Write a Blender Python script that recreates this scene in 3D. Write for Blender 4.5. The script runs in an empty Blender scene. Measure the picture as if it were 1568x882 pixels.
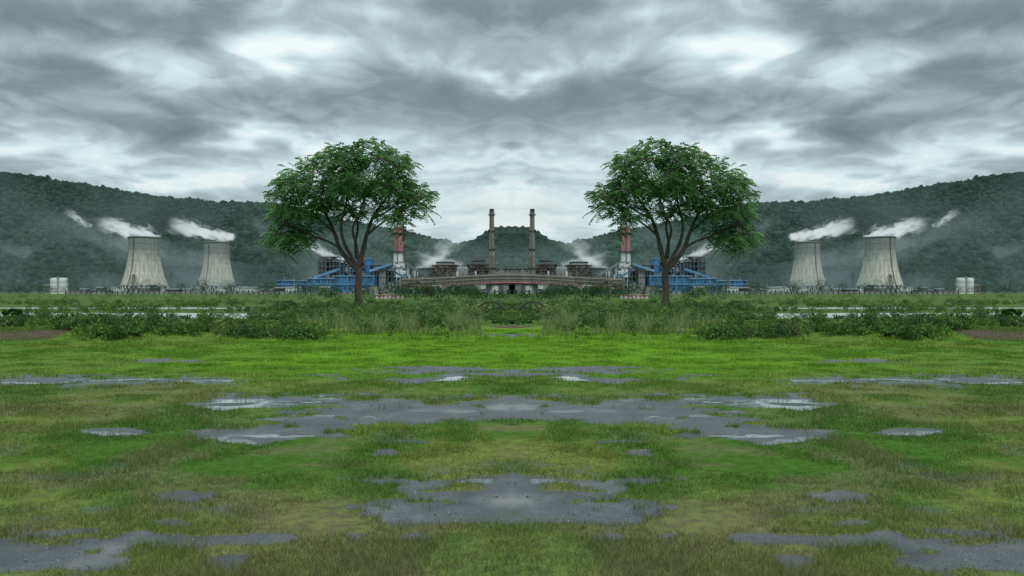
import bpy, math, numpy as np
from mathutils import Vector
rng=np.random.default_rng(7)
F=1230.0; H0=1.7; HY=447.0; CX=784.0
def wx(px,D): return (px-CX)/F*D
def wz(py,D): return H0+(HY-py)/F*D
scene=bpy.context.scene
COL=scene.collection
# ---------------------------------------------------------------- numpy noise
def _h(ix,iy,s):
    n=(ix.astype(np.int64)*374761393+iy.astype(np.int64)*668265263+s*144269504)&0xffffffff
    n=((n^(n>>13))*1274126177)&0xffffffff
    n=(n^(n>>16))&0xffffffff
    return n/4294967295.0
def vn(x,y,s=0):
    ix=np.floor(x);iy=np.floor(y);fx=x-ix;fy=y-iy
    fx=fx*fx*(3-2*fx);fy=fy*fy*(3-2*fy)
    a=_h(ix,iy,s);b=_h(ix+1,iy,s);c=_h(ix,iy+1,s);d=_h(ix+1,iy+1,s)
    return (a*(1-fx)+b*fx)*(1-fy)+(c*(1-fx)+d*fx)*fy
def fbm(x,y,o=4,s=0):
    r=0;a=.5;t=0
    for i in range(o):
        r=r+a*vn(x*2**i+17.3*i,y*2**i-9.1*i,s+i);t+=a;a*=.5
    return r/t
def sst(a,b,x):
    t=np.clip((x-a)/(b-a),0,1);return t*t*(3-2*t)
# ---------------------------------------------------------------- mesh helper
def np_mesh(name,V,Fc,mats,attrs=None,smooth=False,midx=None):
    me=bpy.data.meshes.new(name)
    V=np.asarray(V,dtype=np.float32);Fc=np.asarray(Fc,dtype=np.int32);k=Fc.shape[1]
    me.vertices.add(len(V));me.vertices.foreach_set("co",V.ravel())
    me.loops.add(Fc.size);me.loops.foreach_set("vertex_index",Fc.ravel())
    me.polygons.add(len(Fc))
    me.polygons.foreach_set("loop_start",np.arange(0,Fc.size,k,dtype=np.int32))
    me.polygons.foreach_set("loop_total",np.full(len(Fc),k,dtype=np.int32))
    if smooth: me.polygons.foreach_set("use_smooth",np.ones(len(Fc),dtype=bool))
    for m in mats: me.materials.append(m)
    if midx is not None: me.polygons.foreach_set("material_index",np.asarray(midx,dtype=np.int32))
    me.update(calc_edges=True)
    for n,a in (attrs or {}).items():
        a=np.asarray(a,dtype=np.float32)
        if a.ndim==1:
            at=me.attributes.new(n,'FLOAT','POINT');at.data.foreach_set("value",a)
        else:
            at=me.attributes.new(n,'FLOAT_COLOR','POINT')
            c=np.ones((len(a),4),dtype=np.float32);c[:,:3]=a;at.data.foreach_set("color",c.ravel())
    ob=bpy.data.objects.new(name,me);COL.objects.link(ob);return ob
def mirror_copy(ob):
    o=bpy.data.objects.new(ob.name,ob.data);COL.objects.link(o);o.scale=(-ob.scale.x,ob.scale.y,ob.scale.z)
    o.location=(-ob.location.x,ob.location.y,ob.location.z);o.rotation_euler=(ob.rotation_euler.x,-ob.rotation_euler.y,-ob.rotation_euler.z);return o
def mirV(V,Fc,A):
    V2=V.copy();V2[:,0]*=-1
    return np.vstack([V,V2]),np.vstack([Fc,Fc[:,::-1]+len(V)]),np.vstack([A,A])
# ---------------------------------------------------------------- node helper
class NT:
    def __init__(s,nt): s.nt=nt;s.l=nt.links
    def n(s,t,**k):
        o=s.nt.nodes.new(t)
        for a,b in k.items(): setattr(o,a,b)
        return o
    def put(s,sock,v):
        if isinstance(v,bpy.types.NodeSocket): s.l.new(v,sock)
        elif isinstance(v,(tuple,list)) and sock.type=='RGBA' and len(v)==3: sock.default_value=(*v,1)
        else: sock.default_value=v
    def m(s,op,a,b=None,c=None,clamp=False):
        o=s.n('ShaderNodeMath',operation=op);o.use_clamp=clamp;s.put(o.inputs[0],a)
        if b is not None: s.put(o.inputs[1],b)
        if c is not None: s.put(o.inputs[2],c)
        return o.outputs[0]
    def mix(s,f,a,b,bt='MIX'):
        o=s.n('ShaderNodeMix',data_type='RGBA',blend_type=bt);s.put(o.inputs[0],f);s.put(o.inputs[6],a);s.put(o.inputs[7],b);return o.outputs[2]
    def noise(s,vec,scale,detail=4,rough=.5,dist=0,out=0):
        o=s.n('ShaderNodeTexNoise')
        if vec is not None: s.l.new(vec,o.inputs['Vector'])
        o.inputs['Scale'].default_value=scale;o.inputs['Detail'].default_value=detail
        o.inputs['Roughness'].default_value=rough;o.inputs['Distortion'].default_value=dist
        return o.outputs[out]
    def mr(s,v,a,b,c=0.0,d=1.0,t='SMOOTHSTEP'):
        o=s.n('ShaderNodeMapRange',interpolation_type=t);s.put(o.inputs[0],v)
        for i,q in enumerate((a,b,c,d)): s.put(o.inputs[i+1],q)
        return o.outputs[0]
    def ramp(s,v,st):
        o=s.n('ShaderNodeValToRGB');s.put(o.inputs[0],v);e=o.color_ramp.elements
        while len(e)<len(st): e.new(.5)
        for i,(p,c) in enumerate(st): e[i].position=p;e[i].color=(*c,1)
        return o.outputs[0]
    def scale(s,vec,v):
        o=s.n('ShaderNodeVectorMath',operation='MULTIPLY');s.l.new(vec,o.inputs[0]);o.inputs[1].default_value=v;return o.outputs[0]
def new_mat(name):
    m=bpy.data.materials.new(name);m.use_nodes=True;nt=m.node_tree;nt.nodes.clear()
    return m,NT(nt)
def finish(T,col,rough=.85,bump=None,bs=.3,bd=.02,spec=.3,metal=0,trans=0):
    p=T.n('ShaderNodeBsdfPrincipled');T.put(p.inputs['Base Color'],col);T.put(p.inputs['Roughness'],rough)
    T.put(p.inputs['Specular IOR Level'],spec);p.inputs['Metallic'].default_value=metal
    if bump is not None:
        b=T.n('ShaderNodeBump');T.put(b.inputs['Strength'],bs);b.inputs['Distance'].default_value=bd;T.put(b.inputs['Height'],bump)
        T.l.new(b.outputs[0],p.inputs['Normal'])
    out=T.n('ShaderNodeOutputMaterial')
    if trans:
        tr=T.n('ShaderNodeBsdfTranslucent');T.put(tr.inputs[0],col);mx=T.n('ShaderNodeMixShader');mx.inputs[0].default_value=trans
        T.l.new(p.outputs[0],mx.inputs[1]);T.l.new(tr.outputs[0],mx.inputs[2]);T.l.new(mx.outputs[0],out.inputs[0])
    else: T.l.new(p.outputs[0],out.inputs[0])
def simple(name,c,var=.25,scale=.3,rough=.8,streak=False,spec=.3):
    m,T=new_mat(name);g=T.n('ShaderNodeNewGeometry').outputs['Position']
    v=T.scale(g,(1,1,.15)) if streak else g
    n=T.noise(v,scale,5,.65);n2=T.noise(g,scale*6,3,.6)
    f=T.m('ADD',T.m('MULTIPLY',n,.7),T.m('MULTIPLY',n2,.3))
    lo=tuple(x*(1-var*1.6) for x in c);hi=tuple(min(1,x*(1+var)) for x in c)
    finish(T,T.ramp(f,[(.3,lo),(.7,hi)]),rough,n2,.2,.05,spec);return m
def attr_mat(name,rough=.6,trans=.25,spec=.25):
    m,T=new_mat(name);a=T.n('ShaderNodeAttribute',attribute_name='Col').outputs['Color']
    finish(T,a,rough,spec=spec,trans=trans);return m
foliage_mat=attr_mat('foliage_mat',.6,.3,.2)
grass_mat=attr_mat('grass_mat',.7,.35,.12)
farfol_mat=attr_mat('far_foliage_mat',.9,0,.05)
# ================================================================ CAMERA
cam=bpy.data.cameras.new('camera');co=bpy.data.objects.new('camera',cam);COL.objects.link(co)
co.location=(0,0,H0);co.rotation_euler=(math.pi/2,0,0)
cam.sensor_width=36;cam.lens=36*F/1568;cam.shift_y=6/1568;cam.clip_start=.1;cam.clip_end=20000
scene.camera=co
scene.view_settings.view_transform='Standard';scene.view_settings.look='None';scene.view_settings.exposure=0
# ================================================================ WORLD
w=bpy.data.worlds.new('World');scene.world=w;w.use_nodes=True;w.node_tree.nodes.clear();T=NT(w.node_tree)
d=T.n('ShaderNodeTexCoord').outputs['Generated']
sep=T.n('ShaderNodeSeparateXYZ');T.l.new(d,sep.inputs[0]);x,y,z=sep.outputs
ax=T.m('ABSOLUTE',x);zc=T.m('MAXIMUM',z,0.0)
az=T.m('ARCTAN2',ax,y);el=T.m('ARCSINE',zc)
zz=T.m('ADD',zc,.22)
cv=T.n('ShaderNodeCombineXYZ');T.l.new(T.m('DIVIDE',ax,zz),cv.inputs[0]);T.l.new(T.m('DIVIDE',y,zz),cv.inputs[1]);cv=cv.outputs[0]
wn=T.noise(cv,2.8,3,.5,0,1)
wv2=T.n('ShaderNodeVectorMath',operation='MULTIPLY_ADD');T.l.new(wn,wv2.inputs[0]);wv2.inputs[1].default_value=(.6,.6,0);T.l.new(cv,wv2.inputs[2])
n1=T.noise(wv2.outputs[0],3.2,5,.56)
azel=T.n('ShaderNodeCombineXYZ');T.l.new(az,azel.inputs[0]);T.l.new(el,azel.inputs[1])
aw=T.n('ShaderNodeVectorMath',operation='MULTIPLY_ADD');T.l.new(wn,aw.inputs[0]);aw.inputs[1].default_value=(.22,.13,0)
ofs=T.n('ShaderNodeVectorMath',operation='ADD');T.l.new(azel.outputs[0],ofs.inputs[0]);ofs.inputs[1].default_value=(-.11,-.065,0);T.l.new(ofs.outputs[0],aw.inputs[2]);aw=aw.outputs[0]
blobs=[(455,82,60,24,.50),(395,60,60,18,.20),(784,132,24,12,.28),(720,120,60,16,.12),(20,240,50,16,.46),(375,198,55,14,.46),(500,222,60,18,.48),
(350,268,120,18,.28),(220,262,90,14,.24),(784,318,240,52,.50),(250,62,60,24,.20),(640,110,40,20,.18),(590,5,60,16,.16),(60,75,70,22,.16),(784,243,26,7,.2),(190,95,50,12,.12),
(100,10,200,28,-.26),(784,190,70,28,-.22),(250,135,170,20,-.26),(560,165,110,18,-.22),(170,182,120,18,-.22),(690,245,50,10,-.10),(330,20,70,18,-.18),(784,20,90,30,-.10)]
acc=0.0
for px,py,rx,ry,a in blobs:
    a0=math.atan((CX-px)/F);e0=math.atan((HY-py)/F*math.cos(a0));sx=F/(rx*1.2);sy=F/(ry*1.2)
    v=T.n('ShaderNodeVectorMath',operation='MULTIPLY_ADD');T.l.new(aw,v.inputs[0]);v.inputs[1].default_value=(sx,sy,0);v.inputs[2].default_value=(-a0*sx,-e0*sy,0)
    dt=T.n('ShaderNodeVectorMath',operation='DOT_PRODUCT');T.l.new(v.outputs[0],dt.inputs[0]);T.l.new(v.outputs[0],dt.inputs[1])
    acc=T.m('MULTIPLY_ADD',T.m('POWER',.3679,dt.outputs['Value']),a,acc)
b=T.m('MULTIPLY_ADD',T.m('SUBTRACT',n1,.5),1.25,acc)
b=T.m('ADD',b,.53,clamp=True)
cc=T.ramp(b,[(0,(.135,.185,.20)),(.3,(.235,.31,.33)),(.55,(.40,.515,.54)),(.8,(.68,.85,.88)),(1,(.92,1,1))])
zb=T.mr(z,.38,.9,1.0,2.9)
cs=T.n('ShaderNodeVectorMath',operation='SCALE');T.l.new(cc,cs.inputs[0]);T.l.new(zb,cs.inputs[3])
sky=T.n('ShaderNodeTexSky',sky_type='NISHITA');sky.sun_disc=False;sky.sun_elevation=math.radians(55);sky.sun_rotation=math.radians(160);sky.dust_density=3
b1=T.n('ShaderNodeBackground');T.l.new(sky.outputs[0],b1.inputs[0]);b1.inputs[1].default_value=.1
b2=T.n('ShaderNodeBackground');T.l.new(cs.outputs[0],b2.inputs[0]);b2.inputs[1].default_value=1.0
mx=T.n('ShaderNodeMixShader');mx.inputs[0].default_value=.95;T.l.new(b1.outputs[0],mx.inputs[1]);T.l.new(b2.outputs[0],mx.inputs[2])
wo=T.n('ShaderNodeOutputWorld');T.l.new(mx.outputs[0],wo.inputs[0])
sl=bpy.data.lights.new('sun','SUN');sl.energy=1.4;sl.angle=math.radians(15);sl.color=(1,.97,.92)
so=bpy.data.objects.new('sun',sl);COL.objects.link(so)
sd=Vector((math.sin(math.radians(160))*math.cos(math.radians(55)),math.cos(math.radians(160))*math.cos(math.radians(55)),math.sin(math.radians(55))))
so.rotation_euler=sd.to_track_quat('Z','Y').to_euler()
# ================================================================ GROUND
GR=[(784,784,205,15),(784,765,112,20),(784,745,72,12),(640,792,62,11),(655,746,44,7),(555,737,32,5),
(0,855,150,30),(70,830,60,10),(230,820,100,9),(292,800,42,7),(50,812,62,6),(450,818,85,7),(390,868,60,13),(620,815,36,5),
(784,624,115,14),(660,629,140,14),(570,638,125,13),(480,650,100,9),(405,663,95,7),(350,673,60,5),(482,614,54,9),(378,616,80,9),(560,618,70,5),
(110,583,165,7),(310,584,50,4.5),(640,580,100,3.2),(690,566,110,3.4),(784,574,120,2.4),(490,575,28,2.6),(610,604,50,2.6),
(600,694,34,3.6),(620,676,30,3),(300,760,42,5),(155,663,46,5),(250,552,66,2.0),(784,516,60,1.5)]
WT=[(490,611,34,7),(372,618,60,9),(335,673,46,4),(415,664,50,2.5),(706,581,40,3.0),(180,582,76,3.5),(60,586,60,2.4),(572,643,28,5),(580,604,24,2.2),(310,584,40,2.4),(724,738,24,3),(155,663,36,3),(500,641,34,2.4),(395,596,34,3)]
def emask(L,px,py,k=1.0):
    r=np.full(px.shape,-9.0)
    for cx,cy,rx,ry in L: r=np.maximum(r,1-np.sqrt(((px-cx)/(rx*k))**2+((py-cy)/(ry*k))**2))
    return r
def wpix(X,Y):
    A=np.abs(X);Yc=np.maximum(Y,2.2)
    wX=A+(fbm(A*1.3,Y*1.3,4,3)-.5)*1.1;wY=Yc+(fbm(A*1.1,Y*1.6,4,9)-.5)*.75*np.clip(Yc/8,.6,1.6)
    wY=np.maximum(wY,2.2)
    return CX-wX/wY*F,HY+2091/wY
def ground_masks(X,Y):
    A=np.abs(X);Yc=np.maximum(Y,2.2)
    px,py=wpix(X,Y)
    nn=fbm(A*2.6,Y*4,5,21)-.5
    g=emask(GR,px,py,1.12)+nn*1.9
    sp=fbm(A*1.5+40,Y*1.9,4,33)
    thin=sst(.57,.72,sp)*.55*sst(3,6,Yc)*(1-sst(9,14,Yc))
    g=sst(-.14,.28,g);g=np.maximum(g,thin*.8)
    wt=emask(WT,px,py)+nn*1.4
    wt=sst(-.02,.14,wt)*(g>.3)
    return g,wt
def pondmask(X,Y):
    A=np.abs(X);e=(fbm(A*.25,Y*.35,3,51)-.5)*5
    m=np.minimum(np.minimum(A-17.5+e*.9,50-A),np.minimum(Y-51+e*.4,66-Y+e*.7+ (A-20)*.1))
    m2=np.minimum(np.minimum(A-27+e,60-A),np.minimum(Y-78,90-Y+e))
    return np.maximum(sst(-.3,1.2,m),sst(-.3,1.2,m2))
def gz(X,Y):
    A=np.abs(X)
    z=(fbm(A*.8,Y*.8,3,5)-.5)*.05*sst(3,5,np.abs(Y))
    berm=sst(27,30,Y+(fbm(A*.3,Y*.1,2,77)-.5)*4)*(1-.6*sst(33,40,Y))*(1-sst(43,48,Y))*(.08+.26*sst(8,17,A))*(.6+.8*fbm(A*.2,Y*.2,3,61))
    z=z+berm+sst(60,110,Y)*(fbm(A*.05,Y*.05,3,8)-.4)*.35*(1-sst(300,600,Y))
    p=pondmask(X,Y)
    z=np.where(p>0,(z*(1-p)-.3*p),z)+np.where((Y>46)&(Y<95),.03,0)
    return z
def grass_tint(X,Y):
    A=np.abs(X);n=fbm(A*.5,Y*.35,4,13);n2=fbm(A*2.2,Y*2.2,3,14);n3=fbm(A*.17,Y*.17,3,15);n4=fbm(A*1.1+9,Y*1.4,4,17)
    deep=np.array([.056,.150,.016]);yel=np.array([.150,.195,.038]);lime=np.array([.110,.255,.012]);ol=np.array([.095,.145,.038])
    t=sst(.38,.66,n*.6+n2*.4)[:,None]
    c=deep*(1-t)+yel*t
    k=(sst(13,19,Y)*(1-sst(33,42,Y)))[:,None]*(1-.7*sst(4,15,A)[:,None])
    c=c*(1-k)+lime*(.6+.8*n2[:,None])*k
    s=sst(.5,.7,n3)[:,None]*.45*(1-k);c=c*(1-s)+ol*s
    nr=(1-sst(4.5,8.5,Y))[:,None]*.5;c=c*(1-nr)+np.array([.125,.16,.048])*nr
    bs=sst(.52,.70,n4)[:,None]*.55*(1-sst(12,18,Y))[:,None];c=c*(1-bs)+np.array([.165,.155,.065])*bs
    f=sst(36,55,Y)[:,None]*.6;c=c*(1-f)+np.array([.060,.115,.025])*f
    return c
def ax_list(segs):
    o=[]
    for a,b_,st in segs: o+=list(np.arange(a,b_,st))
    return o
hx=ax_list([(0,9,.05),(9,30,.15),(30,80,.7)])+list(np.geomspace(80,7000,45))
xs=np.array([-v for v in hx[:0:-1]]+hx)
ys=np.array(ax_list([(-60,0,6),(0,3,.5),(3,14,.05),(14,40,.15),(40,95,.5)])+list(np.geomspace(95,7000,60)))
GX,GY=np.meshgrid(xs,ys);X=GX.ravel();Y=GY.ravel()
g,wt=ground_masks(X,Y);Z=gz(X,Y)-.014*g-.008*wt
A_=np.abs(X)
soil=sst(.25,.5,sst(26.3,27.3,Y)*(1-sst(30,31.5,Y))*sst(15.0,16.5,A_+(fbm(A_,Y,3,4)-.5)*2)*(.45+fbm(A_*.8,Y,3,19)))
soil=np.maximum(soil,.8*sst(.02,.3,pondmask(X,Y))*(1-sst(.3,.9,pondmask(X,Y))))
soil=np.maximum(soil,sst(.1,.4,emask([(784,502,40,3)],CX-A_/np.maximum(Y,3)*F,HY+2091/np.maximum(Y,3))+(fbm(A_*2,Y,3,5)-.5)*1.2))
pxx,pyy=wpix(X,Y);silt=sst(-.1,.7,emask([(784,762,70,24),(784,622,60,7),(690,628,40,6)],pxx,pyy)+(fbm(A_*5,Y*5,3,88)-.5))
nx,ny=len(xs),len(ys);i=np.arange(nx*ny).reshape(ny,nx)
Q=np.stack([i[:-1,:-1],i[:-1,1:],i[1:,1:],i[1:,:-1]],-1).reshape(-1,4)
m,T=new_mat('ground_mat')
P=T.n('ShaderNodeNewGeometry').outputs['Position']
ca=T.n('ShaderNodeAttribute',attribute_name='Col').outputs['Color']
ga=T.n('ShaderNodeAttribute',attribute_name='grav').outputs['Fac'];wa=T.n('ShaderNodeAttribute',attribute_name='wet').outputs['Fac'];sa=T.n('ShaderNodeAttribute',attribute_name='soil').outputs['Fac'];sia=T.n('ShaderNodeAttribute',attribute_name='silt').outputs['Fac']
f1=T.noise(P,9,5,.7);f2=T.noise(P,60,3,.7);f3=T.noise(P,1.6,4,.65)
turf=T.mix(T.mr(f1,.35,.65),T.mix(1.0,ca,(.75,.58,.95),'MULTIPLY'),T.mix(1.0,ca,(1.1,1.05,1.1),'MULTIPLY'))
vor=T.n('ShaderNodeTexVoronoi');T.l.new(P,vor.inputs['Vector']);vor.inputs['Scale'].default_value=45
grv=T.ramp(T.m('ADD',T.m('MULTIPLY',f2,.4),T.m('MULTIPLY',f3,.6)),[(.36,(.040,.043,.048)),(.5,(.080,.083,.090)),(.64,(.165,.163,.165))])
grv=T.mix(T.m('MULTIPLY',T.mr(vor.outputs['Distance'],.0,.3,1.0,0.0),T.mr(f1,.45,.6,0.05,.5)),grv,(.19,.19,.185))
grv=T.mix(T.m('MULTIPLY',sia,.75),grv,(.22,.215,.20))
edge=T.m('MULTIPLY',T.mr(ga,.3,.85,1.0,0.0),T.mr(f1,.4,.6))
grv=T.mix(T.m('MULTIPLY',edge,.8),grv,(.07,.072,.038))
gf=T.mr(T.m('ADD',ga,T.m('MULTIPLY',T.m('SUBTRACT',f1,.5),1.2)),.30,.62)
wf=T.mr(T.m('ADD',wa,T.m('MULTIPLY',T.m('SUBTRACT',f1,.5),1.3)),.38,.66)
c=T.mix(gf,turf,grv);c=T.mix(sa,c,T.ramp(f1,[(.3,(.045,.028,.020)),(.7,(.14,.10,.07))]))
c=T.mix(wf,c,(.13,.14,.145))
rgn=T.mr(f3,.4,.6,.35,.7)
rg=T.m('ADD',T.m('MULTIPLY',gf,rgn),T.m('MULTIPLY',T.m('SUBTRACT',1.0,gf),.95))
rg=T.m('ADD',T.m('MULTIPLY',wf,.04),T.m('MULTIPLY',T.m('SUBTRACT',1.0,wf),rg))
bs=T.m('ADD',T.m('MULTIPLY',T.m('SUBTRACT',1.0,wf),.7),.010)
sp=T.m('ADD',T.m('ADD',T.m('MULTIPLY',gf,.22),T.m('MULTIPLY',wf,.3)),.06)
finish(T,c,rg,T.m('ADD',f2,f1),bs,.02,sp)
gmat=m
np_mesh('ground',np.stack([X,Y,Z],-1),Q,[gmat],{'Col':grass_tint(X,Y),'grav':g,'wet':wt,'soil':soil,'silt':silt},smooth=True)
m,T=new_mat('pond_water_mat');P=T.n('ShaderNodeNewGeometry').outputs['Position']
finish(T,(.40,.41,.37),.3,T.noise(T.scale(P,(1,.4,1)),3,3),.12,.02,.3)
def plane(name,x0,x1,y0,y1,z,mat):
    return np_mesh(name,[(x0,y0,z),(x1,y0,z),(x1,y1,z),(x0,y1,z)],[(0,1,2,3)],[mat])
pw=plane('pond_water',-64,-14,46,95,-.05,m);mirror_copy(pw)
# ================================================================ GRASS
def rand_dirs(n,up=0.0):
    v=rng.normal(size=(n,3));v[:,2]+=up;return v/np.linalg.norm(v,axis=1)[:,None]
def blades(X,Y,h,wd,col,lean=.35):
    n=len(X);Z=gz(X,Y)-.005;a=rng.uniform(0,np.pi,n);dx=np.cos(a)*wd/2;dy=np.sin(a)*wd/2*.6
    tx=rng.normal(0,lean,n)*h;ty=rng.normal(0,lean,n)*h
    V=np.empty((n,3,3));V[:,0]=np.stack([X-dx,Y-dy,Z],-1);V[:,1]=np.stack([X+dx,Y+dy,Z],-1);V[:,2]=np.stack([X+tx,Y+ty,Z+h],-1)
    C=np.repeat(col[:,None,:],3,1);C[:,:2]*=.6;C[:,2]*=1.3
    return V.reshape(-1,3),np.arange(n*3).reshape(-1,3),C.reshape(-1,3)
N=470000
Yb=np.exp(rng.uniform(np.log(3.4),np.log(34),N));Xb=-rng.uniform(0,1,N)*(.76*Yb+.5)
g,wt=ground_masks(Xb,Yb)
dens=sst(.25,.6,fbm(np.abs(Xb)*3,Yb*3,3,91))*.75+.3
keep=(rng.uniform(0,1,N)>g*1.2)&(rng.uniform(0,1,N)<dens)&(wt<.3)
Xb,Yb,g=Xb[keep],Yb[keep],g[keep];n=len(Xb)
hh=(.010+.045*sst(.3,.75,fbm(np.abs(Xb)*1.4,Yb*1.4,4,44))+.015*sst(.02,.2,g))*rng.uniform(.5,1.6,n)*(1+.5*sst(12,30,Yb))
ww=.0042*np.clip(Yb/5.5,.9,5)
cb=grass_tint(Xb,Yb)*rng.uniform(.65,1.5,(n,1));dry=rng.uniform(0,1,n)<.09
cb[dry]=np.array([.28,.25,.11])*rng.uniform(.6,1.1,(dry.sum(),1))
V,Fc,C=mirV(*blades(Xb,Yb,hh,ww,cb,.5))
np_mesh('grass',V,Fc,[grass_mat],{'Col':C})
# stones
N=5000
Yb=np.exp(rng.uniform(np.log(3.8),np.log(14),N));Xb=-rng.uniform(0,1,N)*(.72*Yb+.3);g,wt=ground_masks(Xb,Yb)
keep=(g>.5);Xb,Yb=Xb[keep],Yb[keep];n=len(Xb)
oc=np.array([(1,0,0),(0,1,0),(-1,0,0),(0,-1,0),(0,0,.8),(0,0,-.6)],float);ocf=np.array([(0,1,4),(1,2,4),(2,3,4),(3,0,4),(1,0,5),(2,1,5),(3,2,5),(0,3,5)])
r=np.minimum(rng.exponential(.004,n)+.003,.016);V=oc[None]*r[:,None,None]*rng.uniform(.6,1.3,(n,6,1))+np.stack([Xb,Yb,gz(Xb,Yb)-.014],-1)[:,None]
C=np.repeat(np.array([.15,.15,.15])*rng.uniform(.4,1.8,(n,1)),6,0)
V,Fc,C=mirV(V.reshape(-1,3),(ocf[None]+(np.arange(n)*6)[:,None,None]).reshape(-1,3),C);np_mesh('gravel_stones',V,Fc,[farfol_mat],{'Col':C})
# tall rough grass on the bank
N=105000
Yb=rng.uniform(25,80,N);Xb=-rng.uniform(0,1,N)*(.72*Yb);Ab=np.abs(Xb)
px=CX-Ab/Yb*F
cl_=fbm(Ab*.55,Yb*.35,4,101);dn=sst(.46,.66,cl_)
cen=sst(430,520,px)*(1-.6*sst(725,760,px))
edge=sst(26,36,Yb+(fbm(Ab*.5,Yb*.2,3,55)-.5)*14)
keep=(rng.uniform(0,1,N)<(dn*.85+.12)*edge*(.35+.65*cen))&(pondmask(Xb,Yb)<.05)&((px<738)|(Yb>40))
Xb,Yb,cen,cl_=Xb[keep],Yb[keep],cen[keep],cl_[keep];n=len(Xb)
lim=np.clip(1.55-.0345*Yb,.12,1)
hh=np.where(cen>.3,rng.uniform(.15,.5,n)*(.3+1.4*sst(.45,.7,cl_))*(.35+.65*sst(.4,.9,cen)),rng.uniform(.08,.25,n)*np.where(Yb<48,np.minimum(1,lim*1.6),1))
cb=np.array([.10,.19,.03])*(1-cen[:,None])+np.array([.21,.25,.10])*cen[:,None];cb=cb*rng.uniform(.5,1.5,(n,1))
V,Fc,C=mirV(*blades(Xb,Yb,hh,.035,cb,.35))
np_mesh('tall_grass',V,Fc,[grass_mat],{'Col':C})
# ================================================================ LEAF CLOUDS
def leaf_quads(B,D,L,W,col,droop=.0):
    n=len(B);s=np.cross(D,rand_dirs(n));s/=np.linalg.norm(s,axis=1)[:,None]+1e-9
    L=np.broadcast_to(L,(n,))[:,None];W=np.broadcast_to(W,(n,))[:,None]
    tip=B+D*L;tip[:,2]-=droop*L[:,0];mid=B+D*L*.45
    V=np.stack([B,mid+s*W/2,tip,mid-s*W/2],1).reshape(-1,3)
    return V,np.arange(n*4).reshape(-1,4),np.repeat(col,4,0)
def clumps(cs,rs,per,L,W,base,flat=.8,dark=.3,tints=None):
    cs=np.asarray(cs,float);rs=np.asarray(rs,float);k=len(cs);idx=np.repeat(np.arange(k),per);n=len(idx)
    d=rand_dirs(n,.25);r=rng.uniform(.45,1.0,n)**.6
    lump=.75+.5*vn(d[:,0]*2.2+idx*3.1,d[:,2]*2.2+d[:,1]*1.7,5)
    off=d*(r*lump*rs[idx])[:,None];off[:,2]*=flat
    B=cs[idx]+off;D=d+rng.normal(0,.6,(n,3));D[:,2]+=.15;D/=np.linalg.norm(D,axis=1)[:,None]
    sh=rng.uniform(.65,1.4,n)*np.repeat(rng.uniform(.7,1.3,k),per)
    col=np.asarray(base)[None,:]*sh[:,None]
    if tints is not None: col=np.asarray(tints)[idx]*sh[:,None]
    s=np.clip(rs[idx],.3,3)
    return leaf_quads(B,D,L*s*rng.uniform(.7,1.3,n),W*s,col*.85)
def join(parts):
    V=[];Fs=[];C=[];o=0
    for v,f,c in parts: V.append(v);Fs.append(f+o);C.append(c);o+=len(v)
    return np.vstack(V),np.vstack(Fs),np.vstack(C)
cs=[];rs=[];ts=[]
pal=np.array([(.07,.15,.025),(.12,.21,.035),(.045,.105,.025),(.15,.20,.055),(.06,.12,.035)])
def gz1(x,y): return float(gz(np.array([x]),np.array([y]))[0])
for k in range(2900):
    Yk=rng.choice([rng.uniform(25,33),rng.uniform(33,48),rng.uniform(47,75),rng.uniform(70,130)],p=[.34,.16,.28,.22]);u=rng.uniform(.0,.78);Xk=-u*Yk
    pxk=CX-u*F
    if Yk<41 and pxk>715: continue
    if Yk<33 and pxk>480: continue
    if Yk<31.5 and pxk<115 and rng.uniform()<.85: continue
    if Yk<26.5+7*vn(np.array([u*22]),np.array([0.5]),71)[0]-1.5: continue
    if vn(np.array([u*17+3]),np.array([Yk*.2]),7)[0]<(.45 if Yk<33 else (.52 if pxk<700 else .42)): continue
    if pondmask(np.array([Xk]),np.array([Yk]))[0]>.02: continue
    lim=max(.10,(1.62-.0345*Yk)) if (Yk<50 and pxk<470) else .9
    r=min(rng.uniform(.10,.48)*rng.uniform(.6,1.2),lim*.52)*(1+.35*(Yk>60))
    if pxk>700: r*=.7
    zz0=gz1(Xk,Yk);tn=pal[rng.integers(5)]
    for j in range(4):
        cs.append((Xk+rng.normal(0,r*1.1),Yk+rng.normal(0,r),zz0+r*rng.uniform(.2,.85)));rs.append(r*rng.uniform(.45,1.0));ts.append(tn)
sc=clumps(cs,rs,46,.34,.2,(0,0,0),tints=ts)
V,Fc,C=mirV(*sc);np_mesh('scrub_bushes',V,Fc,[foliage_mat],{'Col':C})
cs=[];rs=[];ts=[]
for k in range(330):
    Yk=rng.uniform(28,70);u=rng.uniform(.02,.7);Xk=-u*Yk
    if pondmask(np.array([Xk]),np.array([Yk]))[0]>.02: continue
    if u<.06 and Yk<44: continue
    zz0=gz1(Xk,Yk);h=rng.uniform(.35,1.15) if (u<.27 or rng.uniform()<.3) else (rng.uniform(.35,.7) if Yk<34 else rng.uniform(.25,.45))
    tn=pal[rng.integers(5)]*1.1;lx=rng.normal(0,.15)
    for j in range(5):
        t=(j+.5)/5;cs.append((Xk+lx*t*h+rng.normal(0,.06),Yk+rng.normal(0,.06),zz0+h*t));rs.append(.17*(1.15-.6*t)*rng.uniform(.7,1.2));ts.append(tn)
V,Fc,C=mirV(*clumps(cs,rs,22,.42,.16,(0,0,0),tints=ts));np_mesh('tall_weeds',V,Fc,[foliage_mat],{'Col':C})
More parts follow.
